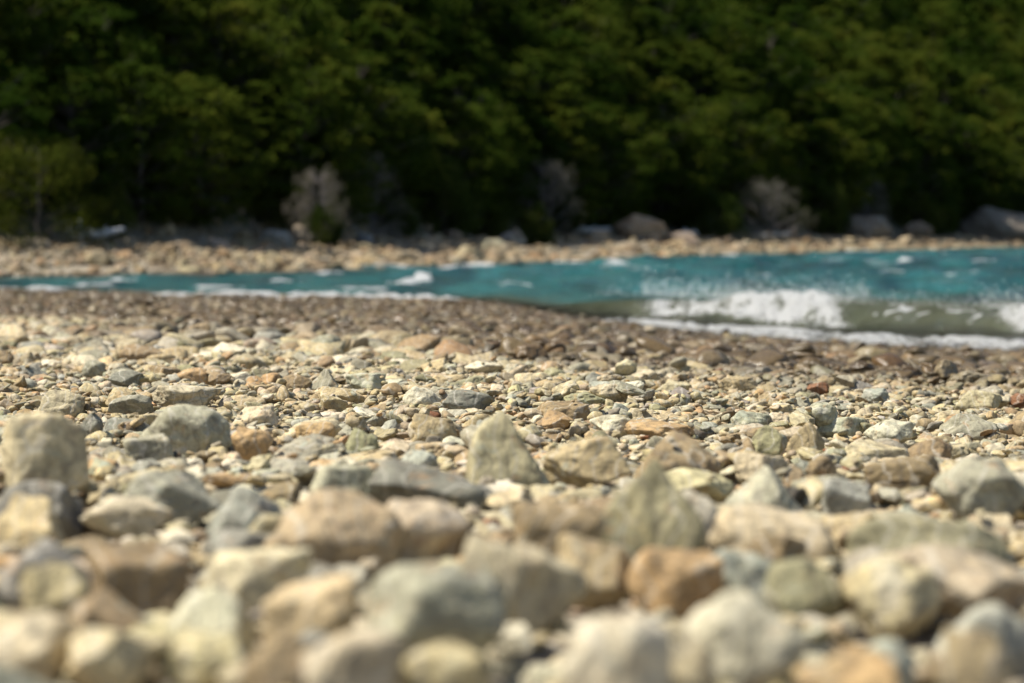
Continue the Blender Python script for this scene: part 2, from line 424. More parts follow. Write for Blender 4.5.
# drops thrown up by the breaker
def spray():
    v0, f0 = ico(1)
    Vs, Fs = [], []
    n = 0
    for k in range(5500):
        x = rng.choice([rng.uniform(1.8, 4.4), rng.uniform(5.4, 7.2), rng.uniform(1.2, 6.5)], p=[.55, .25, .2])
        y0 = np.interp(x, CREST[:, 0], CREST[:, 1])
        y = y0 + rng.normal(-.25, .3)
        z = WATER + .26 + abs(rng.normal(0, .11)) * (1.2 if 1.8 < x < 4.4 or x > 5.4 else .7)
        r = rng.uniform(.002, .007)
        Vs.append(v0 * r + [x, y, z]); Fs.append(f0 + n); n += len(v0)
    m, nt, b = new_mat('water_drops'); b.inputs['Base Color'].default_value = (.9, .92, .92, 1); b.inputs['Roughness'].default_value = .08
    o = link('spray', mesh_np('spray', np.concatenate(Vs), np.concatenate(Fs), m))
    tag(o, 'white drops of spray thrown up by the breaking wave', 'spray', kind='stuff')
spray()

# ------------------------------------------------------------------ stones
COL = {'beige': (.48, .425, .275), 'tan': (.44, .36, .215), 'orange': (.46, .32, .17), 'grey': (.345, .33, .255), 'grey-green': (.37, .37, .275),
       'slate grey': (.215, .215, .18), 'blue-grey': (.35, .365, .31), 'pale': (.58, .545, .42), 'pinkish': (.49, .42, .30), 'brown': (.28, .215, .125),
       'dark': (.08, .075, .06), 'purple-grey': (.31, .295, .265), 'yellowish': (.50, .445, .265), 'olive': (.28, .27, .165), 'rust-red': (.24, .115, .06)}
def stone_dirs(shape, rg):
    """planes (normal, distance) that cut the stone, and how sharp their edges are"""
    P = []
    def add(v, d):
        v = np.array(v, float); P.append((v / np.linalg.norm(v), d))
    j = lambda s=.12: rg.normal(0, s)
    def shell(n, d, sp_):
        for k in range(n):
            h = 1 - 2 * (k + .5) / n; a = k * 2.39996 + j(.35); q = math.sqrt(1 - h * h)
            add((q * math.cos(a) + j(.1), q * math.sin(a) + j(.1), h + j(.1)), d + j(sp_))
    if shape in ('pyramid', 'peak'):
        a0 = rg.uniform(0, 6.3)
        n = 4 if shape == 'pyramid' else 3
        ox, oy = j(.12), j(.12)
        for k in range(n):
            a = a0 + k * 2 * math.pi / n + j(.3)
            st = rg.uniform(.55, 1.0)
            add((math.cos(a), math.sin(a), st), .50 + abs(j(.06)) + ox * math.cos(a))
        for k in range(4):
            a = rg.uniform(0, 6.3); add((math.cos(a), math.sin(a), j(.2)), .82 + j(.06))
        add((0, 0, -1), .5); add((j(.4), j(.4), 1), .8)
        p = 15
    elif shape in ('block', 'slab'):
        a0 = rg.uniform(-.7, .7)
        for k in range(4):
            a = a0 + k * math.pi / 2 + j(.2)
            add((math.cos(a), math.sin(a), j(.2) + .22), .78 + j(.1))
        add((j(), j(), -1), .7); add((j(.2), j(.2), 1), .66)
        shell(9, .95, .07)
        p = 22
    elif shape == 'round':
        shell(16, .88, .08); p = 13
    elif shape == 'dome':
        shell(14, .88, .09)
        add((0, 0, -1), .4); p = 14
    else:                                   # rough
        shell(11, .8, .12)
        for k in range(3): add(rg.normal(0, 1, 3), .62 + abs(j(.1)))
        p = 24
    return P, p
def stone_verts(U, shape, seed, detail=True):
    rg = np.random.default_rng(seed)
    P, p = stone_dirs(shape, rg)
    acc = np.zeros(len(U))
    for n, d in P: acc += np.clip(U @ n / d, 0, None) ** p
    V = U * (acc ** (-1 / p))[:, None]
    an = rg.normal(0, .2 if shape in ('slab', 'rough', 'round') else .08); ca, sa = math.cos(an), math.sin(an)
    V = np.stack([V[:, 0] * ca - V[:, 2] * sa, V[:, 1], V[:, 0] * sa + V[:, 2] * ca], -1)
    o = rg.uniform(0, 50, 3)
    f = lambda s, k: (vn3(V * s + o + k) - .5)
    V = V * (1 + .22 * f(1.5, 0) + .12 * f(3.3, 7))[:, None]
    if detail: V = V * (1 + .06 * f(7, 3) + .03 * f(16, 5) + .016 * f(34, 6) - .05 * (1 - sstep(0, .05, np.abs(f(2.4, 9)))))[:, None]
    lo, hi = V.min(0), V.max(0)
    return (V - (lo + hi) / 2) / ((hi - lo) / 2)
def vn3(p): return vn(p[:, 0], p[:, 1], p[:, 2])
IC5, IC4, IC3, IC2 = ico(5), ico(4), ico(3), ico(2)
IC5 = IC5 if len(IC5[0]) < 3000 else IC4
_cache = {}
def stone_mesh(shape, k, mat):
    key = (shape, k, mat.name)
    if key not in _cache:
        _cache[key] = mesh_np('stone', stone_verts(IC5[0], shape, 1000 + k * 17 + len(shape)), IC5[1], mat)
    return _cache[key]

# stones read off the photograph: left, right, top, bottom in the picture, shape, colour, own label or None
HAND = [
 (123, 166, 344, 363, 'dome', 'brown', 'dark brown oval stone sitting up alone on the open beach'),
 (110, 142, 370, 388, 'rough', 'slate grey', None), (306, 332, 339, 357, 'round', 'blue-grey', 'rounded grey stone standing up beside the wet brown shingle'),
 (190, 211, 323, 337, 'block', 'tan', None), (83, 111, 338, 356, 'pyramid', 'grey', None), (83, 105, 360, 380, 'round', 'grey', None),
 (142, 230, 403, 446, 'dome', 'grey-green', 'big rounded greenish stone with dark stripes down its face'),
 (234, 272, 426, 455, 'round', 'orange', 'rough rounded orange stone beside the big striped stone'),
 (296, 334, 421, 440, 'rough', 'orange', None),
 (6, 86, 411, 498, 'block', 'beige', 'tall upright beige block, the largest stone on its side of the beach'),
 (345, 378, 428, 450, 'dome', 'olive', None), (347, 384, 373, 391, 'slab', 'grey-green', None), (312, 337, 369, 391, 'pyramid', 'grey', None),
 (355, 385, 338, 350, 'rough', 'slate grey', None), (80, 102, 413, 434, 'round', 'slate grey', None), (125, 174, 434, 457, 'slab', 'grey', None),
 (152, 218, 384, 410, 'rough', 'pinkish', None), (209, 231, 371, 387, 'rough', 'brown', None), (39, 84, 389, 414, 'dome', 'beige', None),
 (111, 152, 394, 416, 'rough', 'grey', None), (283, 312, 374, 391, 'rough', 'brown', None), (320, 347, 394, 412, 'rough', 'tan', None),
 (-8, 13, 350, 366, 'rough', 'brown', None), (246, 273, 357, 368, 'slab', 'yellowish', None),
 (391, 423, 333, 350, 'dome', 'yellowish', 'small rounded yellowish stone at the edge of the wet shingle'),
 (512, 546, 344, 363, 'block', 'brown', 'tilted brown stone with one bright end, split by a groove'),
 (441, 490, 390, 411, 'slab', 'slate grey', 'flat slate-blue stone with a sharp ridge'), (404, 441, 386, 406, 'dome', 'pale', None),
 (466, 503, 361, 374, 'slab', 'pale', None), (412, 456, 413, 440, 'block', 'tan', None), (533, 572, 410, 428, 'rough', 'orange', None),
 (475, 542, 411, 480, 'pyramid', 'beige', 'pyramid-shaped grey-beige stone with a sharp ridge facing the camera'),
 (472, 506, 417, 452, 'block', 'blue-grey', 'pale blue-grey block leaning behind the pyramid-shaped stone'),
 (637, 717, 432, 475, 'dome', 'brown', 'smooth brown humped stone with its underside in shade'),
 (539, 592, 401, 420, 'slab', 'brown', None), (560, 607, 392, 405, 'slab', 'olive', None), (582, 607, 360, 372, 'rough', 'tan', None),
 (656, 691, 381, 393, 'slab', 'beige', None), (546, 627, 436, 477, 'slab', 'tan', 'long flat tan slab lying beside the pyramid-shaped stone'),
 (627, 692, 420, 434, 'slab', 'orange', None), (591, 630, 414, 431, 'rough', 'pale', None),
 (720, 757, 376, 392, 'slab', 'tan', 'small flat tan slab alone near the wet shingle'),
 (849, 873, 361, 376, 'round', 'dark', 'black wet stone near the water, the rounder of two'),
 (899, 922, 366, 380, 'rough', 'dark', 'black wet stone near the water, the more jagged of two'),
 (728, 770, 410, 427, 'dome', 'grey-green', None), (956, 1000, 390, 410, 'slab', 'beige', None), (942, 998, 413, 433, 'dome', 'grey', None),
 (817, 864, 416, 431, 'slab', 'grey-green', None), (789, 820, 422, 452, 'pyramid', 'tan', 'small sharp tan stone on end beside a dark grey one'),
 (752, 781, 425, 451, 'rough', 'olive', None), (868, 914, 420, 441, 'rough', 'pale', None), (1008, 1040, 393, 410, 'rough', 'rust-red', 'rust-brown stone cut by the frame edge near the wet shingle'),
 (808, 828, 382, 395, 'rough', 'rust-red', 'small rust-red stone lying on the damp pebbles'),
 (846, 906, 440, 457, 'slab', 'beige', None), (906, 951, 437, 457, 'dome', 'brown', None), (866, 946, 455, 480, 'slab', 'brown', 'long low brown slab in front of two grey flat stones'),
 (736, 787, 452, 470, 'slab', 'pinkish', None), (806, 836, 455, 472, 'rough', 'brown', None), (823, 870, 478, 506, 'rough', 'blue-grey', None),
 (935, 1023, 457, 512, 'round', 'grey', 'large rounded grey stone near the frame edge, above the dark green one'),
 (730, 803, 465, 510, 'pyramid', 'grey-green', 'pale grey-green stone with a white ridge, behind the brick-shaped one'),
 (713, 841, 503, 560, 'block', 'pinkish', 'large brick-shaped tan stone with a flat shaded end'),
 (842, 1012, 513, 568, 'dome', 'olive', 'wide low dark green-grey stone, blurred'),
 (889, 1034, 544, 612, 'rough', 'pinkish', 'wide pale pinkish stone in front of the dark green one'),
 (595, 692, 458, 556, 'peak', 'olive', 'tall pointed grey-brown stone rising above all its neighbours'),
 (515, 600, 500, 568, 'round', 'brown', 'round dark brown stone beside the foot of the tall pointed one'),
 (645, 731, 468, 491, 'dome', 'yellowish', None), (655, 722, 489, 545, 'rough', 'pale', None), (374, 482, 460, 506, 'rough', 'slate grey', 'wide slate-grey stone with pale flecks behind the two-humped tan one'),
 (312, 388, 464, 504, 'slab', 'grey-green', None), (269, 398, 488, 570, 'round', 'tan', 'large two-humped tan stone with a smooth shaded side'),
 (372, 465, 498, 560, 'round', 'pinkish', None), (370, 502, 562, 655, 'round', 'grey-green', 'big pale greenish boulder-like stone, smooth and blurred'),
 (465, 582, 530, 622, 'rough', 'pinkish', 'big pinkish-tan stone leaning against the pale greenish one'),
 (565, 668, 612, 715, 'round', 'pale', 'large whitish-pink stone cut by the bottom of the frame'),
 (560, 632, 534, 594, 'rough', 'tan', None), (631, 720, 545, 600, 'round', 'orange', 'rounded orange-tan stone in front of the tall pointed one'),
 (268, 362, 574, 642, 'block', 'tan', 'broad tan block in front of the two-humped stone'), (305, 402, 628, 705, 'rough', 'pinkish', None),
 (238, 318, 632, 705, 'rough', 'brown', None), (168, 254, 586, 634, 'dome', 'pale', 'pale whitish-grey rounded stone among brown ones'),
 (89, 190, 541, 604, 'block', 'brown', 'square brown block with a flat front'), (25, 92, 560, 611, 'round', 'yellowish', 'yellowish egg-shaped stone in front of the purple-grey one'),
 (2, 88, 541, 594, 'round', 'purple-grey', 'purple-grey rounded stone behind the yellowish egg-shaped one'), (-6, 62, 495, 543, 'block', 'tan', None),
 (-12, 80, 478, 522, 'dome', 'slate grey', 'dark slate stone at the foot of the tall beige block'), (211, 312, 546, 594, 'block', 'pinkish', None),
 (208, 279, 530, 556, 'rough', 'slate grey', None), (209, 279, 485, 527, 'dome', 'blue-grey', None), (125, 220, 468, 514, 'rough', 'grey', None),
 (83, 172, 493, 526, 'rough', 'pinkish', None), (-10, 72, 612, 668, 'round', 'pinkish', None), (68, 145, 592, 632, 'rough', 'brown', None),
 (60, 168, 624, 670, 'rough', 'beige', None), (166, 250, 628, 664, 'round', 'yellowish', None), (846, 938, 558, 620, 'round', 'beige', None),
 (935, 1030, 600, 652, 'dome', 'blue-grey', 'blue-grey rounded stone near the bottom corner of the frame'), (937, 1007, 626, 700, 'block', 'tan', None), (765, 846, 558, 616, 'rough', 'olive', None),
 (684, 804, 590, 672, 'round', 'pale', None), (622, 717, 622, 705, 'round', 'pinkish', None), (711, 792, 547, 592, 'dome', 'blue-grey', None),
 (748, 804, 530, 568, 'rough', 'brown', None), (403, 492, 642, 700, 'round', 'yellowish', None), (852, 915, 640, 672, 'rough', 'blue-grey', None), (800, 895, 650, 705, 'rough', 'orange', None),
]
stones = []       # dicts: x y z (centre) a b c (half sizes) col shape k rot bbox label hand
def pix_box(s):
    px, py, d = proj(s['x'], s['y'], s['z'])
    f = F / d
    return px - s['a'] * f, px + s['a'] * f, py - s['c'] * f, py + s['c'] * f, d
# height field of what lies on the near beach
HX0, HY0, HS = -5.0, 1.2, .015
HN, HM = int(14.0 / HS), int(10.0 / HS)
hx = HX0 + (np.arange(HM) + .5) * HS
hy = HY0 + (np.arange(HN) + .5) * HS
HF = ground(*np.meshgrid(hx, hy))
BASE = HF.copy()
def window(x, y, r):
    i0, i1 = int((x - r - HX0) / HS), int((x + r - HX0) / HS) + 1
    j0, j1 = int((y - r - HY0) / HS), int((y + r - HY0) / HS) + 1
    return max(i0, 0), min(i1, HM), max(j0, 0), min(j1, HN)
def under(x, y, a, b):
    r = max(a, b)
    i0, i1, j0, j1 = window(x, y, r)
    if i1 <= i0 or j1 <= j0: return None
    gx_, gy_ = np.meshgrid(hx[i0:i1], hy[j0:j1])
    q = ((gx_ - x) / a) ** 2 + ((gy_ - y) / b) ** 2
    return (i0, i1, j0, j1), q, HF[j0:j1, i0:i1]
def stamp(s):
    w_ = under(s['x'], s['y'], s['a'], s['b'])
    if w_ is None: return
    (i0, i1, j0, j1), q, H = w_
    top = s['z'] + s['c'] * np.sqrt(np.clip(1 - q, 0, None))
    np.maximum(H, np.where(q < 1, top, -9), out=H)
for (x0, x1, y0, y1, shape, col, lab) in HAND:
    cxp = (x0 + x1) / 2
    near = sstep(380, 470, np.array(float(y1)))
    lift = .012 + .035 * near
    P = hit(cxp, y1, lift)
    d0 = P[1]
    a = (x1 - x0) / 2 / F * d0
    b = a * (.75 if shape in ('slab', 'block') else .85)
    if shape in ('peak', 'pyramid'): b = a * .95
    y = P[1] + b * .55
    a *= (y / d0) * (1.3 if shape in ('peak', 'pyramid') else 1.1)
    h = (y1 - y0) / F * y
    sink = lift + .3 * min(a, h)
    ztop = -((y0 - 341.5) / F * cp + sp) / (cp - (y0 - 341.5) / F * sp) * y
    c = max((ztop - (ground(P[0], y) + .01)) / 2, .5 * h)
    stones.append(dict(x=P[0] * y / d0, y=y, z=ztop - c, a=a, b=b, c=c, col=col, shape=shape, k=len(stones), rot=0.0, label=lab, hand=True, vis=(x0, x1, y0, y1)))
for s in stones: stamp(s)
HB = np.array([(s['vis'][0], s['vis'][1], s['vis'][2], s['vis'][3], s['y']) for s in stones])
def hides(px0, px1, ptop, y):
    """would a stone with this outline stand in front of one read off the photograph?"""
    x0, x1, t, b_, yy = HB.T
    wd = x1 - x0
    ov = np.minimum(px1, x1) - np.maximum(px0, x0)
    return bool(np.any((y < yy) & (ov > .12 * wd) & (ptop < b_ - .16 * (b_ - t))))
names = list(COL)
wts = np.array([.26, .19, .05, .14, .09, .03, .045, .11, .10, .075, .004, .012, .08, .05, .002]); wts /= wts.sum()
shp = ['rough', 'round', 'dome', 'block', 'slab', 'pyramid']; shw = [.34, .2, .14, .14, .13, .05]
def try_stone(r, tries=4, sep=.8, low=False):
    best = None
    for t in range(tries):
        y = 1.5 + 11.5 * rng.uniform() ** .62 if r < .05 else 1.5 + 11.0 * rng.uniform() ** .7
        x = rng.uniform(-1, 1) * (.235 * y + .8)
        a = r; b = r * rng.uniform(.65, .95); c = r * rng.uniform(.28, .6)
        w_ = under(x, y, a, b)
        if w_ is None: continue
        (i0, i1, j0, j1), q, H = w_
        inn = q < .7
        if not inn.any(): continue
        g0 = BASE[j0:j1, i0:i1][inn].mean()
        hs = H[inn]
        over = hs.mean() - g0
        if not low and over > .028 + .2 * r: continue
        z = .62 * hs.mean() + .38 * hs.max() + c * .72
        if low: z = hs.mean() + c * .5
        if z + c > g0 + .16: continue
        px, py, d = proj(x, y, z)
        f = F / d
        if hides(px - a * f, px + a * f, py - c * f * .95, y): continue
        sc = over
        if r > .05 and y > 4.5 and rng.uniform() < .35: continue
        if 0.036 < r <= .05 and y > 5.5 and rng.uniform() < .1: continue
        if best is None or sc < best[0]: best = (sc, x, y, z, a, b, c)
        if not low: break
    if best is None: return None
    _, x, y, z, a, b, c = best
    s = dict(x=x, y=y, z=z, a=a, b=b, c=c, col=names[rng.choice(len(names), p=wts)], shape=shp[rng.choice(6, p=shw)], k=int(rng.integers(0, 7)),
             rot=rng.uniform(0, 6.28), tilt=(rng.normal(0, .16), rng.normal(0, .16)), label=None, hand=False)
    stamp(s)
    return s
auto = []
for (n, r0, r1, sp_, low, tr) in [(760, .06, .095, .8, False, 1), (2100, .036, .06, .8, False, 1), (11000, .02, .036, .8, False, 2), (26000, .008, .02, .8, True, 2)]:
    for r in np.sort(rng.uniform(r0, r1, n))[::-1]:
        s = try_stone(r, tr, sp_, low)
        if s: auto.append(s)
print('stones on the near beach', len(auto))
# the largest of them in the picture become things of their own
def seen(s):
    x0, x1, y0, y1, d = pix_box(s)
    if x1 < 3 or x0 > 1021 or y0 > 676: return 0
    return min(x1, 1024) - max(x0, 0)
# visibility test on the height field
def visible(s):
    top = np.array([s['x'], s['y'] - .25 * s['b'], s['z'] + s['c'] * .55])
    t = np.arange(1.3 / s['y'], 1 - 1.0 * s['b'] / s['y'], .02 / s['y'])
    P = top[None] * t[:, None]
    i = ((P[:, 0] - HX0) / HS).astype(int); j = ((P[:, 1] - HY0) / HS).astype(int)
    ok = (i >= 0) & (i < HM) & (j >= 0) & (j < HN)
    return not np.any(HF[j[ok], i[ok]] > P[ok, 2] + .004)
cand = sorted([s for s in auto if seen(s) > 0 and visible(s)], key=seen, reverse=True)
NOWN = 300 - len(HAND) - 2
own = cand[:NOWN]
own_ids = {id(s) for s in own}
mass = [s for s in auto if id(s) not in own_ids]
print('smallest own stone px', seen(own[-1]))
stones += own

# labels: look, then where it lies against a stone one can find at once
marks = []
for s in stones:
    x0, x1, y0, y1, d = pix_box(s)
    s['px'] = ((max(x0, 0) + min(x1, 1024)) / 2, (y0 + min(y1, 683)) / 2)
    s['w'] = x1 - x0
short = {'tall upright beige block': 'the tall upright beige block', 'big rounded greenish': 'the big striped greenish stone', 'rough rounded orange': 'the rough rounded orange stone',
 'pyramid-shaped': 'the pyramid-shaped stone', 'smooth brown humped': 'the smooth brown humped stone', 'flat slate-blue': 'the flat slate-blue stone', 'tilted brown stone': 'the tilted grooved brown stone',
 'dark brown oval': 'the dark brown oval stone', 'small sharp tan': 'the sharp tan stone on end', 'large rounded grey': 'the large rounded grey stone', 'pale grey-green stone with': 'the white-ridged stone',
 'large brick-shaped': 'the large brick-shaped stone', 'wide low dark green': 'the wide dark green stone', 'wide pale pinkish': 'the wide pale pinkish stone', 'tall pointed': 'the tall pointed stone',
 'round dark brown': 'the round dark brown stone', 'wide slate-grey': 'the wide flecked slate stone', 'large two-humped': 'the two-humped tan stone', 'big pale greenish': 'the big pale greenish stone',
 'big pinkish-tan': 'the big pinkish-tan stone', 'large whitish-pink': 'the large whitish-pink stone', 'rounded orange-tan': 'the rounded orange-tan stone', 'broad tan block': 'the broad tan block',
 'pale whitish-grey': 'the pale whitish-grey stone', 'square brown': 'the square brown block', 'yellowish egg': 'the yellowish egg-shaped stone', 'purple-grey': 'the purple-grey stone',
 'small flat tan slab': 'the lone flat tan slab', 'black wet stone near the water, the rounder': 'the rounder black stone', 'long low brown': 'the long low brown slab',
 'long flat tan': 'the long flat tan slab', 'dark slate stone at': 'the dark slate stone', 'blue-grey rounded stone near': 'the blue-grey corner stone', 'rounded grey stone standing': 'the rounded grey upright stone'}
for s in stones:
    if s['label']:
        for k_, v_ in short.items():
            if s['label'].startswith(k_): marks.append((s, v_)); break
SH = {'rough': 'rough', 'round': 'rounded', 'dome': 'low rounded', 'block': 'blocky', 'slab': 'flat', 'pyramid': 'pointed', 'peak': 'pointed'}
ordn = ['', 'second ', 'third ', 'fourth ', 'fifth ', 'sixth ', 'seventh ', 'eighth ', 'ninth ', 'tenth ']
bag = {}
for s in stones:
    if s['label']: continue
    best = min(marks, key=lambda m: math.hypot(m[0]['px'][0] - s['px'][0], 1.6 * (m[0]['px'][1] - s['px'][1])))
    dx, dy = s['px'][0] - best[0]['px'][0], s['px'][1] - best[0]['px'][1]
    rel = ('to the right of' if dx > 0 else 'to the left of') if abs(dx) > 1.3 * abs(dy) else ('in front of' if dy > 0 else 'behind')
    look = f"{SH[s['shape']]} {s['col']} stone"
    bag.setdefault((look, rel, best[1]), []).append((math.hypot(dx, 1.6 * dy), s))
for (look, rel, lm), L_ in bag.items():
    L_.sort(key=lambda t: t[0])
    for i, (dd, s) in enumerate(L_):
        s['label'] = f"{look} {rel} {lm}" if len(L_) == 1 else f"{look}, {ordn[i]}nearest such {rel} {lm}"
for s in stones:
    o = link('stone', stone_mesh(s['shape'], s['k'] % 24 if not s['hand'] else s['k'] + 100, M_STONE))
    o.location = (s['x'], s['y'], s['z'])
    o.scale = (s['a'], s['b'], s['c'])
    if not s['hand']: o.rotation_euler = (s['tilt'][0], s['tilt'][1], s['rot'])
    v = rng.normal(1.03, .10); hue = rng.normal(0, .015, 3)
    c = np.clip(np.array(COL[s['col']]) * [1.02, .985, .92] * v * (1 + hue), .02, .75)
    o.color = (*c, float(wetness(s['x'], s['y'])))
    tag(o, s['label'], 'stone', 'stones strewn over the near beach')

def stone_mass(name, items, ic, mat, label, cat, smooth=True, nvar=24):
    base = [stone_verts(ic[0], ['rough', 'slab', 'rough', 'block', 'dome', 'slab', 'rough', 'round'][i % 8], 5000 + i, detail=False) for i in range(nvar)]
    n = len(items); nv = len(ic[0])
    A = np.array([(s[0], s[1], s[2], s[3], s[4], s[5]) for s in items])
    rot = rng.uniform(0, 6.28, n); tx = rng.normal(0, .2, n); ty = rng.normal(0, .2, n)
    var = rng.integers(0, nvar, n)
    B = np.stack(base)[var]                                        # n,nv,3
    B = B * A[:, None, 3:6]
    c, s_ = np.cos(rot)[:, None], np.sin(rot)[:, None]
    x = B[..., 0] * c - B[..., 1] * s_; y = B[..., 0] * s_ + B[..., 1] * c; z = B[..., 2]
    z = z + x * np.tan(tx)[:, None] + y * np.tan(ty)[:, None]
    V = np.stack([x + A[:, None, 0], y + A[:, None, 1], z + A[:, None, 2]], -1).reshape(-1, 3)
    Fa = (ic[1][None] + (np.arange(n) * nv)[:, None, None]).reshape(-1, 3)
    cols = np.array([COL[items[i][6]] for i in range(n)]) * rng.normal(.98, .15, (n, 1)) * rng.normal(1, .02, (n, 3))
    wt = wetness(A[:, 0], A[:, 1]) * np.clip(rng.normal(.9, .18, n), .3, 1)
    cols = np.repeat(np.hstack([np.clip(cols * [.93, .87, .80], .02, .8), wt[:, None]]), nv, axis=0)
    return V, Fa, cols
def add_mass(name, chunks, mat, label, cat):
    Vs, Fs, Cs, Sm, n = [], [], [], [], 0
    for (V, Fa, c, sm) in chunks:
        Vs.append(V); Fs.append(Fa + n); Cs.append(c); Sm.append(np.full(len(Fa), sm)); n += len(V)
    me = mesh_np(name, np.concatenate(Vs), np.concatenate(Fs), mat, np.concatenate(Sm), {'tone': np.concatenate(Cs)})
    tag(link(name, me), label, cat, kind='stuff')
near_i = [(s['x'], s['y'], s['z'], s['a'], s['b'], s['c'], s['col']) for s in mass]
big = [t for t in near_i if t[3] > .019]; tiny = [t for t in near_i if t[3] <= .019]
far_i = []
for k in range(95000):
    y = math.sqrt(rng.uniform(10.5 ** 2, 52 ** 2)); x = rng.uniform(-1, 1) * (.235 * y + 1.1)
    t_ = y / float(np.interp(x, NS[:, 0], NS[:, 1]))
    if t_ > 1.12: continue
    if y < 12.5 and rng.uniform() > (y - 10.5) / 2: continue
    r = float(np.clip(rng.lognormal(math.log(.035), .6), .011, .14)) * (1 - .4 * float(sstep(.68, .9, np.array(t_))))
    if y > 26: r *= 1.15
    if y > 17: r = min(r, .085)
    c = r * rng.uniform(.28, .58)
    col = names[rng.choice(len(names), p=wts)]
    if t_ > .75 and rng.uniform() < .35: col = rng.choice(['brown', 'olive', 'slate grey', 'dark', 'tan'])
    far_i.append((x, y, 0, r, r * rng.uniform(.65, .95), c, col))
fx = np.array([t[:2] for t in far_i]); fz = ground(fx[:, 0], fx[:, 1])
far_i = [(t[0], t[1], z + t[5] * rng.uniform(.15, .75), *t[3:]) for t, z in zip(far_i, fz)]
fm_ = [t for t in far_i if t[1] < 20 and t[3] > .028]; ff_ = [t for t in far_i if not (t[1] < 20 and t[3] > .028)]
ch = []
for items, ic, sm in ((big, IC3, True), (tiny, IC2, True), (fm_, IC3, True), (ff_, IC2, False)):
    V, Fa, c = stone_mass('', items, ic, None, '', ''); ch.append((V, Fa, c, sm))
add_mass('pebbles', ch, M_STONES, 'grey, tan and brown pebbles covering the near beach between the larger stones', 'pebbles')

# ------------------------------------------------------------------ far shore
BOULD = [(615, 669, 214, 242, 'rough', (.34, .24, .15), 'brown boulder with a sloping top behind the far strip of beach'),
 (842, 894, 215, 240, 'dome', (.20, .165, .125), 'low dark grey boulder beneath the grey leafless shrub'),
 (904, 934, 221, 241, 'round', (.19, .14, .09), 'small round brown boulder between two larger dark boulders'),
 (962, 1042, 206, 242, 'dome', (.19, .16, .13), 'large domed dark boulder at the water where the far shore leaves the frame'),
 (263, 292, 229, 247, 'rough', (.25, .24, .21), 'grey boulder beside the shrub with grey bare twigs'),
 (288, 312, 224, 245, 'round', (.28, .22, .15), 'brown boulder touching the shrub with grey bare twigs'),
 (356, 373, 232, 244, 'rough', (.28, .28, .28), 'small pale grey boulder on the far beach between two shrubs'),
 (499, 526, 229, 246, 'rough', (.26, .235, .2), 'dark grey boulder at the top of the far beach before the forest'),
 (590, 610, 229, 242, 'rough', (.30, .24, .17), 'small tan boulder beside the bleached log in the middle'),
 (784, 802, 227, 241, 'pyramid', (.27, .19, .12), 'small pointed brown boulder below the grey-green shrubs'),
 (668, 700, 232, 246, 'rough', (.24, .18, .13), 'flat brown boulder just past the sloping brown one'),
 (422, 445, 236, 249, 'rough', (.33, .26, .17), 'tan boulder on the slope of the far beach'),
 (205, 232, 238, 251, 'slab', (.24, .2, .16), 'low flat brown boulder on the far beach near the white logs'),
 (20, 50, 237, 251, 'slab', (.3, .24, .17), 'low tan boulder below the round green tree')]
for i, (x0, x1, y0, y1, shape, col, lab) in enumerate(BOULD):
    P = hit((x0 + x1) / 2, y1, 0, 55)
    a = (x1 - x0) / 2 / F * P[1]; h = (y1 - y0) / F * P[1]
    o = link('boulder', stone_mesh(shape, 300 + i, M_FAR))
    z0 = float(ground(P[0], P[1] + a * .6))
    ztop = -((y0 - 341.5) / F * cp + sp) / (cp - (y0 - 341.5) / F * sp) * P[1]
    c = max((ztop - (WATER if z0 < WATER else min(z0, P[2])) + .25) / 2, h / 2)
    o.location = (P[0], P[1] + a * .6, ztop - c); o.scale = (a, a * .8, c); o.color = (*col, 1)
    tag(o, lab, 'boulder', 'boulders along the far shore')
fs = []
for k in range(32000):
    i = rng.integers(0, len(FS) - 1); 
    t = rng.uniform(); x, y = FS[i] * (1 - t) + FS[i + 1] * t
    d = FS[i + 1] - FS[i]; ln = math.hypot(*d); nrm = np.array([-d[1], d[0]]) / ln
    if rng.uniform() > ln / (70 if x > 3 else 22): continue
    s = rng.uniform(-1.2, float(beach_w(x)) + .3)
    x, y = x + nrm[0] * s, y + nrm[1] * s
    if abs(x) > .27 * y + 3: continue
    r = float(np.clip(rng.lognormal(math.log(.105), .5), .05, .5)) * (.75 + .5 * min(y, 150) / 90) * (.95 - .02 * max(s, 0)) * (.85 if x < -5 else 1)
    fs.append((x, y, 0, r, r * rng.uniform(.7, .95), r * rng.uniform(.4, .75), rng.choice(['beige', 'tan', 'pinkish', 'grey', 'brown', 'pale', 'orange'], p=[.2, .24, .14, .15, .14, .06, .07])))
fx = np.array([t[:2] for t in fs]); fz = ground(fx[:, 0], fx[:, 1])
fs = [(t[0], t[1], z + t[5] * .35, *t[3:]) for t, z in zip(fs, fz)]
V, Fa, c = stone_mass('', fs, IC2, None, '', '')
add_mass('cobbles', [(V, Fa, c * [.70, .67, .64, 1], False)], M_FARS, 'tan and grey cobbles heaped along the far shore below the forest', 'cobbles')
print('cobbles', len(fs))

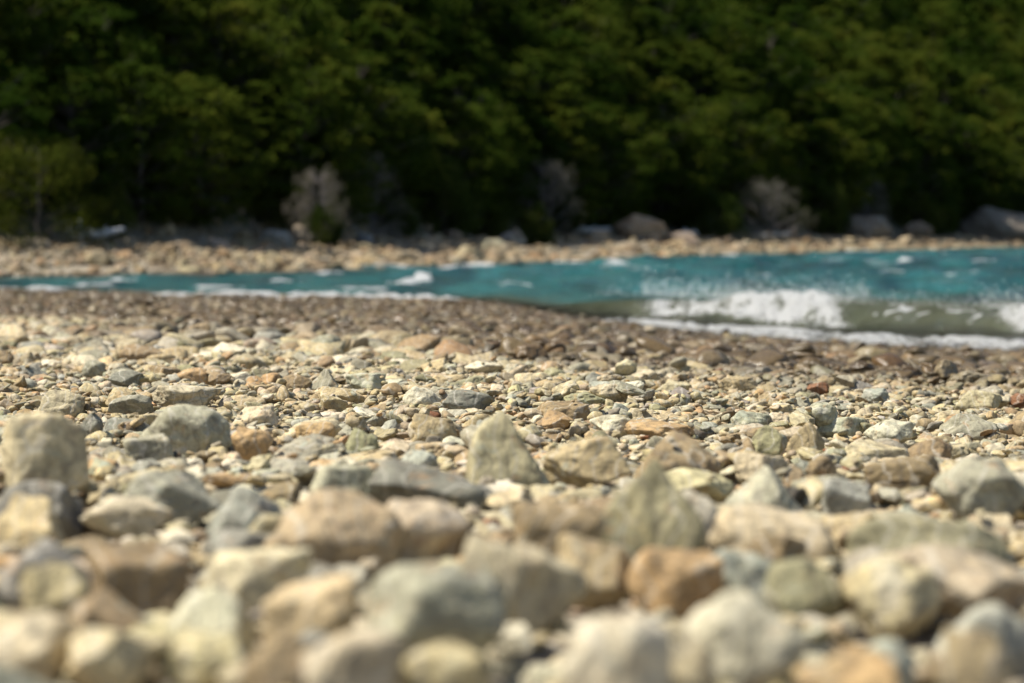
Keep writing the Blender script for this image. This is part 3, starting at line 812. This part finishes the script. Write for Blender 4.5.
# ------------------------------------------------------------------ driftwood
def tube(path, radii, n=8):
    V, Fq = [], []
    up = Vector((0, 0, 1))
    for i, p in enumerate(path):
        a = Vector(path[min(i + 1, len(path) - 1)]) - Vector(path[max(i - 1, 0)])
        a.normalize()
        s = a.cross(up) if abs(a.dot(up)) < .95 else a.cross(Vector((1, 0, 0)))
        s.normalize(); t = s.cross(a)
        for k in range(n):
            an = 2 * math.pi * k / n
            V.append(Vector(p) + (s * math.cos(an) + t * math.sin(an)) * radii[i])
    for i in range(len(path) - 1):
        for k in range(n):
            Fq.append((i * n + k, i * n + (k + 1) % n, (i + 1) * n + (k + 1) % n, (i + 1) * n + k))
    V.append(Vector(path[0])); V.append(Vector(path[-1]))
    c0, c1 = len(V) - 2, len(V) - 1
    for k in range(n):
        Fq.append(((k + 1) % n, k, c0, c0)); Fq.append(((len(path) - 1) * n + k, (len(path) - 1) * n + (k + 1) % n, c1, c1))
    return [tuple(v) for v in V], Fq
def join_tubes(ts):
    V, Fq = [], []
    for v, f in ts:
        n = len(V); V += v; Fq += [tuple(i + n for i in q_) for q_ in f]
    return V, Fq
def poly_mesh(name, V, Fq, mat):
    me = bpy.data.meshes.new(name)
    me.from_pydata(V, [], [f if f[2] != f[3] else f[:3] for f in Fq])
    me.polygons.foreach_set('use_smooth', [True] * len(me.polygons))
    me.materials.append(mat); me.update()
    return me
def wood_mat(name, a, b_):
    m, nt, b = new_mat(name)
    tc = N(nt, 'ShaderNodeTexCoord')
    mp = N(nt, 'ShaderNodeMapping'); mp.inputs['Scale'].default_value = (1, 1, .25); nt.links.new(tc.outputs['Object'], mp.inputs[0])
    n = noise_n(nt, mp.outputs[0], 9, 5)
    nt.links.new(mix(nt, n.outputs[0], a, b_), b.inputs['Base Color']); b.inputs['Roughness'].default_value = .8
    return m
M_DRIFT = wood_mat('bleached_wood', (.42, .42, .42), (.8, .8, .79))
M_BARK = wood_mat('bark', (.03, .024, .018), (.12, .1, .08))
M_GBARK = wood_mat('grey_twig', (.10, .085, .08), (.26, .235, .235))
LOGS = [(92, 124, 236, 244, .12, 'long white bleached log lying on the far beach under the dark trees'),
        (68, 84, 233, 244, .13, 'short white driftwood stump beside the round green tree'),
        (76, 94, 240, 247, .1, 'small white driftwood piece in front of the short stump'),
        (552, 611, 229, 236, .17, 'long pale bleached log at the top of the far beach, beside the sloping boulder'),
        (676, 697, 234, 240, .15, 'short pale bleached log beyond the sloping brown boulder'),
        (752, 790, 235, 240, .14, 'thin bleached log beneath the grey-green shrubs')]
for i, (x0, x1, y0, y1, r, lab) in enumerate(LOGS):
    P = hit((x0 + x1) / 2, y1, 0, 55)
    L2 = (x1 - x0) / 2 / F * P[1]
    rr = max((y1 - y0) / F * P[1] * .5, .1)
    rg = random.Random(i)
    n = 7
    path = [(-L2 + 2 * L2 * k / (n - 1), rg.uniform(-.1, .1) * L2, rr * (.9 + .5 * rg.random()) + .03 * k) for k in range(n)]
    rad = [rr * (1.15 - .6 * k / (n - 1)) * rg.uniform(.85, 1.1) for k in range(n)]
    ts = [tube(path, rad, 9)]
    for b in range(3):
        k = rg.randint(1, n - 2); p = path[k]
        q1 = (p[0] + rg.uniform(-.3, .3) * L2, p[1] + rg.uniform(-.4, .2), p[2] + rr * rg.uniform(1.0, 2.2))
        ts.append(tube([p, tuple((Vector(p) + Vector(q1)) / 2), q1], [rad[k] * .5, rad[k] * .35, rad[k] * .12], 6))
    V, Fq = join_tubes(ts)
    o = link('driftwood_log', poly_mesh('driftwood_log', V, Fq, M_DRIFT))
    z0 = min(float(ground(P[0] + s_ * L2, P[1])) for s_ in (-1, 0, 1))
    o.location = (P[0], P[1], max(z0, P[2] - .15) + .16); o.rotation_euler = (0, rg.uniform(-.03, .03), rg.uniform(-.1, .1))
    tag(o, lab, 'driftwood', 'driftwood on the far beach')

# ------------------------------------------------------------------ trees and shrubs
def leaf_mat(name, a, b_, c, tr=.35):
    m, nt, b = new_mat(name)
    out = nt.nodes['Material Output']
    tc = N(nt, 'ShaderNodeTexCoord'); inf = N(nt, 'ShaderNodeObjectInfo')
    ad = N(nt, 'ShaderNodeVectorMath', operation='ADD'); nt.links.new(tc.outputs['Object'], ad.inputs[0]); nt.links.new(inf.outputs['Location'], ad.inputs[1])
    n = noise_n(nt, ad.outputs[0], .55, 4, .6)
    n2 = noise_n(nt, ad.outputs[0], 3.0, 3, .6)
    f = math_n(nt, 'ADD', math_n(nt, 'MULTIPLY', n.outputs[0], .6), math_n(nt, 'MULTIPLY', n2.outputs[0], .4))
    c0 = ramp(nt, f, [(.33, a), (.5, b_), (.66, c)])
    hs = N(nt, 'ShaderNodeHueSaturation'); nt.links.new(c0, hs.inputs['Color'])
    nt.links.new(maprange(nt, inf.outputs['Random'], 0, 1, .7, 1.3), hs.inputs['Value'])
    nt.links.new(maprange(nt, inf.outputs['Random'], 0, 1, .515, .475), hs.inputs['Hue'])
    nt.links.new(hs.outputs[0], b.inputs['Base Color']); b.inputs['Roughness'].default_value = .6
    b.inputs['Specular IOR Level'].default_value = .0
    t = N(nt, 'ShaderNodeBsdfTranslucent'); nt.links.new(hs.outputs[0], t.inputs['Color'])
    mx = N(nt, 'ShaderNodeMixShader'); mx.inputs[0].default_value = tr
    nt.links.new(b.outputs[0], mx.inputs[1]); nt.links.new(t.outputs[0], mx.inputs[2]); nt.links.new(mx.outputs[0], out.inputs['Surface'])
    return m
M_LEAF = leaf_mat('beech_leaves', (.022, .048, .007), (.047, .076, .010), (.092, .104, .016), .58)
M_SHRUB = leaf_mat('shrub_leaves', (.035, .06, .012), (.065, .09, .018), (.12, .125, .035), .55)
M_DRY = leaf_mat('dry_twigs', (.09, .095, .055), (.16, .15, .115), (.34, .31, .27), .5)
def crown_mesh(name, H, Rr, kind, seed, mat):
    """leaf sprays in flattened pads spread through the crown"""
    rg = np.random.default_rng(seed)
    pads = []
    npad = {'tree': 180, 'dome': 180, 'shrub': 60, 'dry': 60}[kind]
    for k in range(npad):
        h = rg.uniform(.03, 1.0) ** .9
        if kind == 'tree': env = (1 - h) ** .55 * (1.0 if h > .12 else .8) + .06
        elif kind == 'dome': env = math.sqrt(max(1 - (2 * h - .95) ** 2 * .98, 0.03))
        else: env = math.sqrt(max(1 - (1.5 * h - .55) ** 2, .03)) * 1.12
        env *= 1 + .28 * math.sin(k * 2.4 + seed)
        an = rg.uniform(0, 6.283); rr = Rr * env * rg.uniform(.5, 1.0) ** .5
        pads.append((rr * math.cos(an), rr * math.sin(an), H * h, Rr * (rg.uniform(.13, .27) if kind != 'shrub' else rg.uniform(.2, .36)) * (.6 + .5 * env)))
    C0, Sz, Nr, Rad = [], [], [], []
    per = {'tree': 75, 'dome': 75, 'shrub': 120, 'dry': 70}[kind]
    for (x, y, z, r) in pads:
        n = per
        a = rg.uniform(0, 6.283, n); q_ = np.sqrt(rg.uniform(0, 1, n))
        th = .4 if kind in ('tree', 'dome') else .9
        cz = z + rg.normal(0, r * th * .5, n) - .35 * r * q_ ** 2
        C0.append(np.stack([x + r * q_ * np.cos(a) * 1.15, y + r * q_ * np.sin(a) * 1.15, cz], -1))
        Sz.append(rg.uniform(.035, .078, n) * (Rr / 2.2) ** .5)
    C0 = np.concatenate(C0); Sz = np.concatenate(Sz)
    if kind == 'dry': Sz *= .5
    n = len(C0)
    nr = rg.normal(0, .55 if kind != 'dry' else 1, (n, 3)) + [0, 0, .9 if kind in ('tree', 'dome') else .3]
    nr /= np.linalg.norm(nr, axis=1)[:, None]
    t = np.cross(nr, rg.normal(0, 1, (n, 3))); t /= np.linalg.norm(t, axis=1)[:, None]
    b = np.cross(nr, t)
    ar = 1.9 if kind != 'dry' else 5
    P = [C0 + t * Sz[:, None] * ar ** .5 * 1.2, C0 + b * Sz[:, None] / ar ** .5 * 1.2, C0 - t * Sz[:, None] * ar ** .5 * 1.2, C0 - b * Sz[:, None] / ar ** .5 * 1.2]
    V = np.stack(P, 1).reshape(-1, 3)
    Fq = np.arange(4 * n).reshape(n, 4)
    return mesh_np(name, V, Fq, mat, False), pads
def trunk_mesh(name, H, Rr, pads, seed, mat, multi=1, rad=.02):
    rg = random.Random(seed)
    ts = []
    stems = []
    for m_ in range(multi):
        a = rg.uniform(0, 6.28); lean = (.03 if multi == 1 else .35) * Rr
        n = 8
        path = [(math.cos(a) * lean * (k / (n - 1)) + rg.uniform(-.02, .02) * H, math.sin(a) * lean * (k / (n - 1)) + rg.uniform(-.02, .02) * H, -.3 + (H * .93 + .3) * k / (n - 1)) for k in range(n)]
        ts.append(tube(path, [H * rad / multi ** .5 * (1.15 - k / (n - 1)) + .01 for k in range(n)], 7)); stems.append(path)
    for i, (x, y, z, r) in enumerate(pads):
        if i % 2 and multi == 1: continue
        st = stems[i % multi]
        zz = max(z - .35 * math.hypot(x, y), .1 * H)
        k = min(max(int((zz + .3) / (H * .93 + .3) * 7), 0), 6)
        p = st[k]
        mid = ((p[0] + x) / 2, (p[1] + y) / 2, (p[2] + z) / 2 + .1 * r)
        r0 = H * .006
        ts.append(tube([p, mid, (x, y, z)], [r0, r0 * .7, r0 * .25], 4))
    V, Fq = join_tubes(ts)
    return poly_mesh(name, V, Fq, mat)
def plant_proto(name, H, Rr, kind, seed, leaf, bark, multi=1):
    cm, pads = crown_mesh('crown', H, Rr, kind, seed, leaf)
    tm = trunk_mesh('trunk', H, Rr, pads, seed, bark, multi, .02 if multi == 1 else .012)
    return cm, tm
def place(name, cm, tm, loc, sc, rz, label, cat, group, parts=('crown', 'trunk')):
    e = bpy.data.objects.new(name, None); C.objects.link(e)
    e.location = loc; e.rotation_euler = (0, 0, rz); e.scale = sc; e.empty_display_size = .3
    link(parts[0], cm, e); link(parts[1], tm, e)
    tag(e, label, cat, group)
    return e
TR = [plant_proto('t', 8, 2.4, 'tree', 40 + i, M_LEAF, M_BARK) for i in range(4)] + [plant_proto('t', 7, 2.7, 'dome', 60 + i, M_LEAF, M_BARK) for i in range(5)]
ROUND = plant_proto('t', 7, 2.9, 'shrub', 77, leaf_mat('dark_leaves', (.02, .034, .006), (.038, .056, .008), (.075, .08, .014), .45), M_BARK)
SHR = [plant_proto('s', 2, 1.1, 'shrub', 80 + i, M_SHRUB, M_BARK, 4) for i in range(3)]
DRY = [plant_proto('d', 2, 1.0, 'dry', 90 + i, M_DRY, M_GBARK, 5) for i in range(3)]
SHRUBS = [ # x0 x1 y0 y1 base kind label short
 (290, 347, 166, 246, 'dry', 'grey bare-twigged shrub standing forward on the far beach', 'the grey shrub standing forward'),
 (306, 341, 205, 247, 'green', 'small dark green bush growing at the foot of the forward grey shrub', None),
 (345, 402, 155, 238, 'dry', 'slim greyish bare tree-like shrub against the forest edge', 'the slim grey shrub'),
 (408, 474, 160, 238, 'green', 'wide green bush rising from behind the far beach', 'the wide green bush'),
 (516, 578, 158, 238, 'dry', 'tall grey bare shrub at the forest edge, above the dark grey boulder', 'the tall grey shrub'),
 (515, 552, 205, 247, 'green', 'low green bush in front of the tall grey bare shrub', None),
 (694, 742, 194, 240, 'green', 'olive bush beyond the sloping brown boulder', 'the olive bush'),
 (736, 806, 178, 241, 'dry', 'broad grey-brown bare shrub next to the olive bush', 'the broad grey-brown shrub'),
 (798, 843, 182, 236, 'green', 'grey-green bush between two bare grey shrubs', 'the grey-green bush'),
 (842, 890, 174, 226, 'dry', 'round grey leafless shrub above the low dark boulder', 'the round leafless shrub'),
 (893, 940, 196, 236, 'green', 'yellow-green bush behind the small round brown boulder', 'the yellow-green bush'),
 (-22, 90, 143, 248, 'tree', 'round bushy green tree standing forward of the forest, reaching the beach', 'the round forward tree'),
 (470, 505, 205, 240, 'green', 'small dark bush at the forest edge beside the wide green bush', None)]
lms = []
SPOTS = []; FRONT = []
for i, (x0, x1, y0, y1, kind, lab, sh) in enumerate(SHRUBS):
    P = hit((x0 + x1) / 2, y1, 0, 55)
    hgt = (y1 - y0) / F * P[1]; rad = (x1 - x0) / 2 / F * P[1]
    if kind == 'tree': cm, tm = ROUND; H0, R0 = 7, 2.9; nm, ct = 'tree', 'tree'
    elif kind == 'dry': cm, tm = DRY[i % 3]; H0, R0 = 2.05, 1.2; nm, ct = 'leafless_shrub', 'shrub'
    else: cm, tm = SHR[i % 3]; H0, R0 = 2.05, 1.3; nm, ct = 'bush', 'bush'
    place(nm, cm, tm, (P[0], P[1] + rad * .3, float(ground(P[0], P[1] + rad * .3)) - .03), (rad / R0, rad / R0, hgt / H0), i * 1.3, lab, ct,
          {'tree': None, 'leafless_shrub': 'leafless shrubs along the far shore', 'bush': 'bushes along the far shore'}[nm], ('crown', 'trunk') if kind == 'tree' else ('foliage', 'stem') if kind == 'green' else ('twigs', 'stem'))
    SPOTS.append((P[0], P[1] + rad * .3, rad + .6 if i in (0, 6, 7, 8, 9, 10, 11) else -1)); FRONT.append((x0 - 8, x1 + 8, P[1] + rad * .8))
    if sh: lms.append(((x0 + x1) / 2, sh))
lms += [(130, 'the white driftwood pieces'), (495, 'the small dark forest-edge bush'), (600, 'the long pale log'), (960, 'the gap beside the domed boulder'), (240, 'the low flat brown boulder'), (200, 'the long white log'), (640, 'the sloping brown boulder'), (1000, 'the large domed boulder')]

# low bushes along the forest edge
edge_b = []
for k in range(1500):
    y = rng.uniform(60, 245); x = rng.uniform(-.235, .232) * y
    sb_ = float(far_dist(x, y) - beach_w(x))
    if not -.2 < sb_ < 3.0: continue
    px, py, d = proj(x, y, float(ground(x, y)))
    if any(abs(px - q_[3]) < 30 and abs(y - q_[1]) < 1.6 or abs(px - q_[3]) < 10 for q_ in edge_b) or any(a_ < px < b__ and y < c_ for a_, b__, c_ in FRONT): continue
    edge_b.append((x, y, d, px))
eb = {}
for t in edge_b:
    lm = min(lms, key=lambda m: abs(m[0] - t[3])); eb.setdefault((lm[0], lm[1], t[3] > lm[0]), []).append(t)
for (lx, ln_, side), L_ in eb.items():
    L_.sort(key=lambda t: abs(t[3] - lx))
    for i, (x, y, d, px) in enumerate(L_):
        cm, tm = SHR[int(rng.integers(0, 3))]
        hgt = rng.uniform(34, 78) / F * y; rad = rng.uniform(17, 30) / F * y
        place('bush', cm, tm, (x, y, float(ground(x, y)) - .05), (rad / 1.3, rad / 1.3, hgt / 2.05), rng.uniform(0, 6.28),
              f"green forest-edge bush, {['first', 'second', 'third', 'fourth', 'fifth', 'sixth', 'seventh', 'eighth', 'ninth', 'tenth'][min(i, 9)]} to the {'right' if side else 'left'} of {ln_}", 'bush', 'bushes along the far shore', ('foliage', 'stem'))
def forest():
    pts = []
    for k in range(36000):
        y = rng.uniform(58, 470); x = rng.uniform(-.26, .24) * y
        if rng.uniform() > 1.0: continue
        pts.append((x, y))
    pts = np.array(pts)
    s = far_dist(pts[:, 0], pts[:, 1]) - beach_w(pts[:, 0])
    z = ground(pts[:, 0], pts[:, 1])
    keep = (s > .2) & (s < 110)
    pts, s, z = pts[keep], s[keep], z[keep]
    out = []
    cols = np.zeros(0)
    chosen = []
    order = rng.permutation(len(pts))
    for i in order:
        x, y = pts[i]
        size = .95 + .012 * (y - 60) * .6
        size = min(size, 2.2) * (.85 if s[i] < 3 else 1.0)
        gap = 2.0 * size
        if len(chosen):
            CA = np.array(chosen)
            if np.any((CA[:, 0] - x) ** 2 + (CA[:, 1] - y) ** 2 < ((gap + CA[:, 2]) / 2) ** 2): continue
        px, py, d = proj(x, y, z[i])
        if py < -60 or px < -45 or px > 1069: continue
        if any(a_ < px < b__ and y < c_ for a_, b__, c_ in FRONT): continue
        if any(0 < (x - bx) * math.sin(R(SUN_AZ)) + (y - by) * math.cos(R(SUN_AZ)) + 1.0 < 6.0 and abs((x - bx) * math.cos(R(SUN_AZ)) - (y - by) * math.sin(R(SUN_AZ))) < rr_ for bx, by, rr_ in SPOTS): continue
        chosen.append((x, y, gap)); out.append((x, y, z[i], size, s[i], px, py))
    return out
TL = forest()
# trees hidden behind the crowns in front of them show nothing: leave them out
TL.sort(key=lambda t: t[1])
cover = np.full(1200, 300.0)      # lowest free picture row per column
keepT = []
for t in TL:
    x, y, z, size, s, px, py = t
    H = 5.6 * size * rng.uniform(.85, 1.2)
    top = py - H / y * F
    hw = 1.3 * size / y * F
    i0, i1 = int(max(px - hw * .6 + 90, 0)), int(min(px + hw * .6 + 90, 1199))
    if i1 <= i0: continue
    seg = cover[i0:i1]
    if top > np.max(seg) - 9: continue
    if np.max(seg) < -4: continue
    keepT.append((x, y, z, size, H, px, top))
    # the crown's outline hides what stands behind its solid middle
    j0, j1 = int(max(px - hw * .45 + 90, 0)), int(min(px + hw * .45 + 90, 1199))
    cover[j0:j1] = np.minimum(cover[j0:j1], top + .33 * (py - top))
print('trees', len(TL), 'kept', len(keepT))
tb = {}
for t in keepT:
    lm = min(lms, key=lambda m: abs(m[0] - min(max(t[5], 0), 1024)))[1]
    v = int(rng.integers(0, 9)); tb.setdefault((lm, v < 4), []).append((*t, v))
NUM = ['first', 'second', 'third', 'fourth', 'fifth', 'sixth', 'seventh', 'eighth', 'ninth', 'tenth', 'eleventh', 'twelfth', 'thirteenth', 'fourteenth', 'fifteenth',
       'sixteenth', 'seventeenth', 'eighteenth', 'nineteenth', 'twentieth']
NUM += [f'twenty-{n}' for n in NUM[:9]] + ['thirtieth'] + [f'thirty-{n}' for n in NUM[:9]] + ['fortieth'] + [f'forty-{n}' for n in NUM[:9]]
for (lm, _), L_ in tb.items():
    L_.sort(key=lambda t: t[1])
    for i, (x, y, z, size, H, px, top, v) in enumerate(L_):
        cm, tm = TR[v]
        form = 'pointed' if v < 4 else 'round-crowned'
        hs = H / (8 if v < 4 else 7)
        k = NUM[min(i, len(NUM) - 1)]
        ws = size * rng.uniform(.68, .88)
        place('tree', cm, tm, (x, y, z - .1), (ws, ws, hs), rng.uniform(0, 6.28),
              f'{form} evergreen, {k} of its form upslope behind {lm}', 'tree', 'evergreen trees of the hillside forest')
